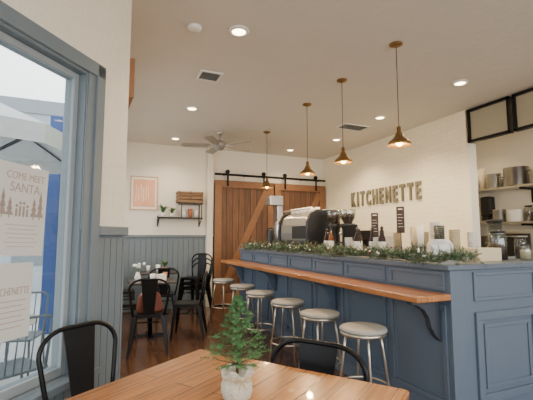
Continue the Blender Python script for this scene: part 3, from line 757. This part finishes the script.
B().bb(5.4,5.96,2.45,5.35,0,.859).obj('body',STEEL,r)
r=root('kitchen_oven','black countertop oven with steel door','oven',(5.68,3.65,.92),-pi/2)
B().bb(-.35,.35,-.24,.24,.03,.52).obj('body',STEEL,r,bevel=.01)
B().bb(-.33,.2,-.256,-.241,.06,.48).obj('door',BLACKP,r)
B().tube([(-.3,-.257,.44),(-.3,-.28,.44),(.17,-.28,.44),(.17,-.257,.44)],.008,6).obj('handle',STEEL,r)
B().bb(-.3,.3,-.2,.2,0,.029).obj('feet',BLACKP,r)
pot(5.68,4.5,.92,.18,.44,'deep stainless pot on the prep counter')

# ---------------- posters on the glass ----------------
def wpt(s,y,z):
    v=C+Vector((math.cos(RA),math.sin(RA),0))*(-s)+Vector((-math.sin(RA),math.cos(RA),0))*y
    return (v.x,v.y,z)
r=root('poster','white paper poster reading COME MEET SANTA taped to glass','poster',wpt(.830,.0665,1.49),RA)
r.rotation_euler=(0,math.radians(2),RA)
B().bb(-.17,.17,-.001,.001,-.235,.235).obj('sheet',POSTER,r)
textmesh('lettering','COME MEET',.05,INK,r,(.03,-.0015,.175),w=.23,h=.038)
textmesh('lettering','SANTA',.06,INK,r,(.03,-.0015,.115),w=.18,h=.048)
b=B()
for (x,z,h) in ((-.095,-.03,.13),(-.055,-.03,.09),(.13,-.03,.14),(.09,-.03,.10)):
    for k in range(3):
        w=.024*(1-k*.25); z0=z+k*h*.3; b.add([(x-w,-.0016,z0),(x+w,-.0016,z0),(x,-.0016,z0+h*.45)],[(0,1,2)])
    b.bb(x-.003,x+.003,-.0017,-.0012,z-.015,z)
for x in (-.015,.006,.028,.05): b.bb(x-.006,x+.006,-.0017,-.0012,-.035,.015+.01*math.sin(x*90)); b.sph((x,-.0014,.030+.01*math.sin(x*90)),.008,8,(1,.05,1))
b.obj('drawing',INKD,r,fix=False)
b=B()
for k in range(6): w=.10-.02*(k%2); b.bb(-w+.03,w+.03,-.0017,-.0012,-.08-.022*k,-.077-.022*k)
b.obj('small_print',INK,r)
r=root('poster','white paper notice headed KITCHENETTE taped to the glass','poster',wpt(.895,.0665,1.03),RA)
r.rotation_euler=(0,math.radians(1),RA)
B().bb(-.17,.17,-.001,.001,-.19,.19).obj('sheet',POSTER,r)
textmesh('lettering','KITCHENETTE',.04,INK,r,(0.045,-.0015,.05),w=.22,h=.038)
b=B()
for k in range(6): w=.10-.02*(k%2); b.bb(-w+.04,w+.04,-.0017,-.0012,.0-.026*k,.004-.026*k)
b.obj('small_print',INK,r)

# ---------------- outside ----------------
B().bb(-14,6.5,-8,22,-.2,-.13).obj('pavement',CONC,label='pale concrete pavement outside the cafe',cat='pavement',kind='structure')
r=root('street_building','pale building with grey trim across the patio','building',(-2.5,12.5,-.13))
b=B(); b.bb(-7,4,0,.3,0,5.2); b.obj('facade',FACADE,r)
b=B(); b.bb(-7.1,4.1,-.06,-.01,5.0,5.4); b.bb(-7.1,4.1,-.06,-.01,2.9,3.0)
b.obj('grey_trim',pm('pale_trim',(160,166,170),.6),r)
b=B()
for x in (-5.4,-3.4,-1.4,1.0): b.bb(x-.7,x+.7,-.03,-.01,.7,2.5)
b.obj('shop_glass',pm('dim_glass',(136,144,148),.1),r)
B().bb(-.80,-.62,6.9,7.1,-.13,3.3).obj('porch_column',BLUEX,label='bright blue square porch column outside',cat='column',bevel=.01)
r=root('patio_umbrella','open white canvas patio umbrella on dark pole','umbrella',(-1.35,4.6,-.13))
b=B(); n=8; R=1.25
vs=[(0,0,3.0)]+[(R*math.cos(2*pi*k/n),R*math.sin(2*pi*k/n),2.45) for k in range(n)]+[(R*math.cos(2*pi*k/n),R*math.sin(2*pi*k/n),2.28) for k in range(n)]
fs=[(0,1+k,1+(k+1)%n) for k in range(n)]+[(1+k,9+k,9+(k+1)%n,1+(k+1)%n) for k in range(n)]
b.add(vs,fs); b.obj('canopy',CANVAS,r,fix=False)
DK=pm('umbrella_rib_grey',(80,88,96),.5)
B().cyl((0,0,.06),(0,0,3.0),.025,n=12).obj('pole',DK,r)
b=B()
for k in range(n): a=2*pi*k/n; b.tube([(0,0,2.97),(R*.99*math.cos(a),R*.99*math.sin(a),2.43)],.012,6); b.tube([(0,0,2.1),(R*.6*math.cos(a),R*.6*math.sin(a),2.64)],.012,6)
b.obj('ribs',DK,r)
B().lathe([(.001,0),(.28,0),(.28,.05),(.04,.07),(.001,.07)],n=24).obj('base',CONC,r)
def ptable(x,y):
    r=root('patio_table','small white round patio table outside','table',(x,y,-.13))
    B().lathe([(.001,.7),(.35,.7),(.35,.73),(.001,.73)],n=28).obj('table_top',CERAM,r)
    b=B(); b.cyl((0,0,.02),(0,0,.7),.025); b.lathe([(.001,0),(.22,0),(.22,.02),(.001,.03)],n=24); b.obj('pedestal',CERAM,r)
ptable(-.85,4.2)
PCH=pm('patio_chair_grey',(112,120,126),.5)
def pchair(x,y,rz):
    r=root('patio_chair','grey metal patio chair on the pavement','chair',(x,y,-.13),rz)
    B().bb(-.2,.2,-.2,.2,.43,.45).obj('seat',PCH,r,bevel=.005)
    for sx in (-.18,.18):
        for sy in (-.18,.18): B().cyl((sx*1.1,sy*1.1,0),(sx,sy,.43),.012,n=8).obj('leg',PCH,r)
    b=B(); b.tube([(-.18,-.19,.45),(-.19,-.24,.82),(-.15,-.25,.86),(.15,-.25,.86),(.19,-.24,.82),(.18,-.19,.45)],.012,8)
    for k in range(5): x_=-.12+.06*k; b.tube([(x_,-.19,.45),(x_,-.25,.86)],.006,6)
    b.obj('backrest',PCH,r)
pchair(-.62,3.72,.6); pchair(-.75,4.85,2.9); pchair(-1.4,4.0,-1.6)

# ---------------- light ----------------
w=bpy.data.worlds.new('world'); SC.world=w; w.use_nodes=True; nt=w.node_tree
bg=nt.nodes['Background']; sky=nt.nodes.new('ShaderNodeTexSky')
try:
    sky.sky_type='NISHITA'; sky.sun_disc=False; sky.sun_elevation=.8; sky.dust_density=4
except Exception: pass
mx=nt.nodes.new('ShaderNodeMix'); mx.data_type='RGBA'; mx.inputs[0].default_value=.06; mx.inputs[6].default_value=(1,.975,.935,1)
nt.links.new(sky.outputs[0],mx.inputs[7]); nt.links.new(mx.outputs[2],bg.inputs[0]); bg.inputs[1].default_value=4.6
def portal(loc,sx,sy,rot):
    ld=bpy.data.lights.new('window_portal','AREA'); ld.shape='RECTANGLE'; ld.size=sx; ld.size_y=sy; ld.cycles.is_portal=True
    o=bpy.data.objects.new('window_portal',ld); COL.objects.link(o); o.location=loc; o.rotation_euler=rot
portal((1.75,YN-.14,1.65),8.1,2.7,(pi/2,0,0))
portal(wpt(2.03,.18,1.47),3.1,1.85,(pi/2,0,RA+pi))
mid=C2+d2.normalized()*2.75; nn=Vector((-math.sin(a2),math.cos(a2),0))
portal((mid.x+nn.x*.16,mid.y+nn.y*.16,1.82),3.1,1.85,(pi/2,0,a2+pi))
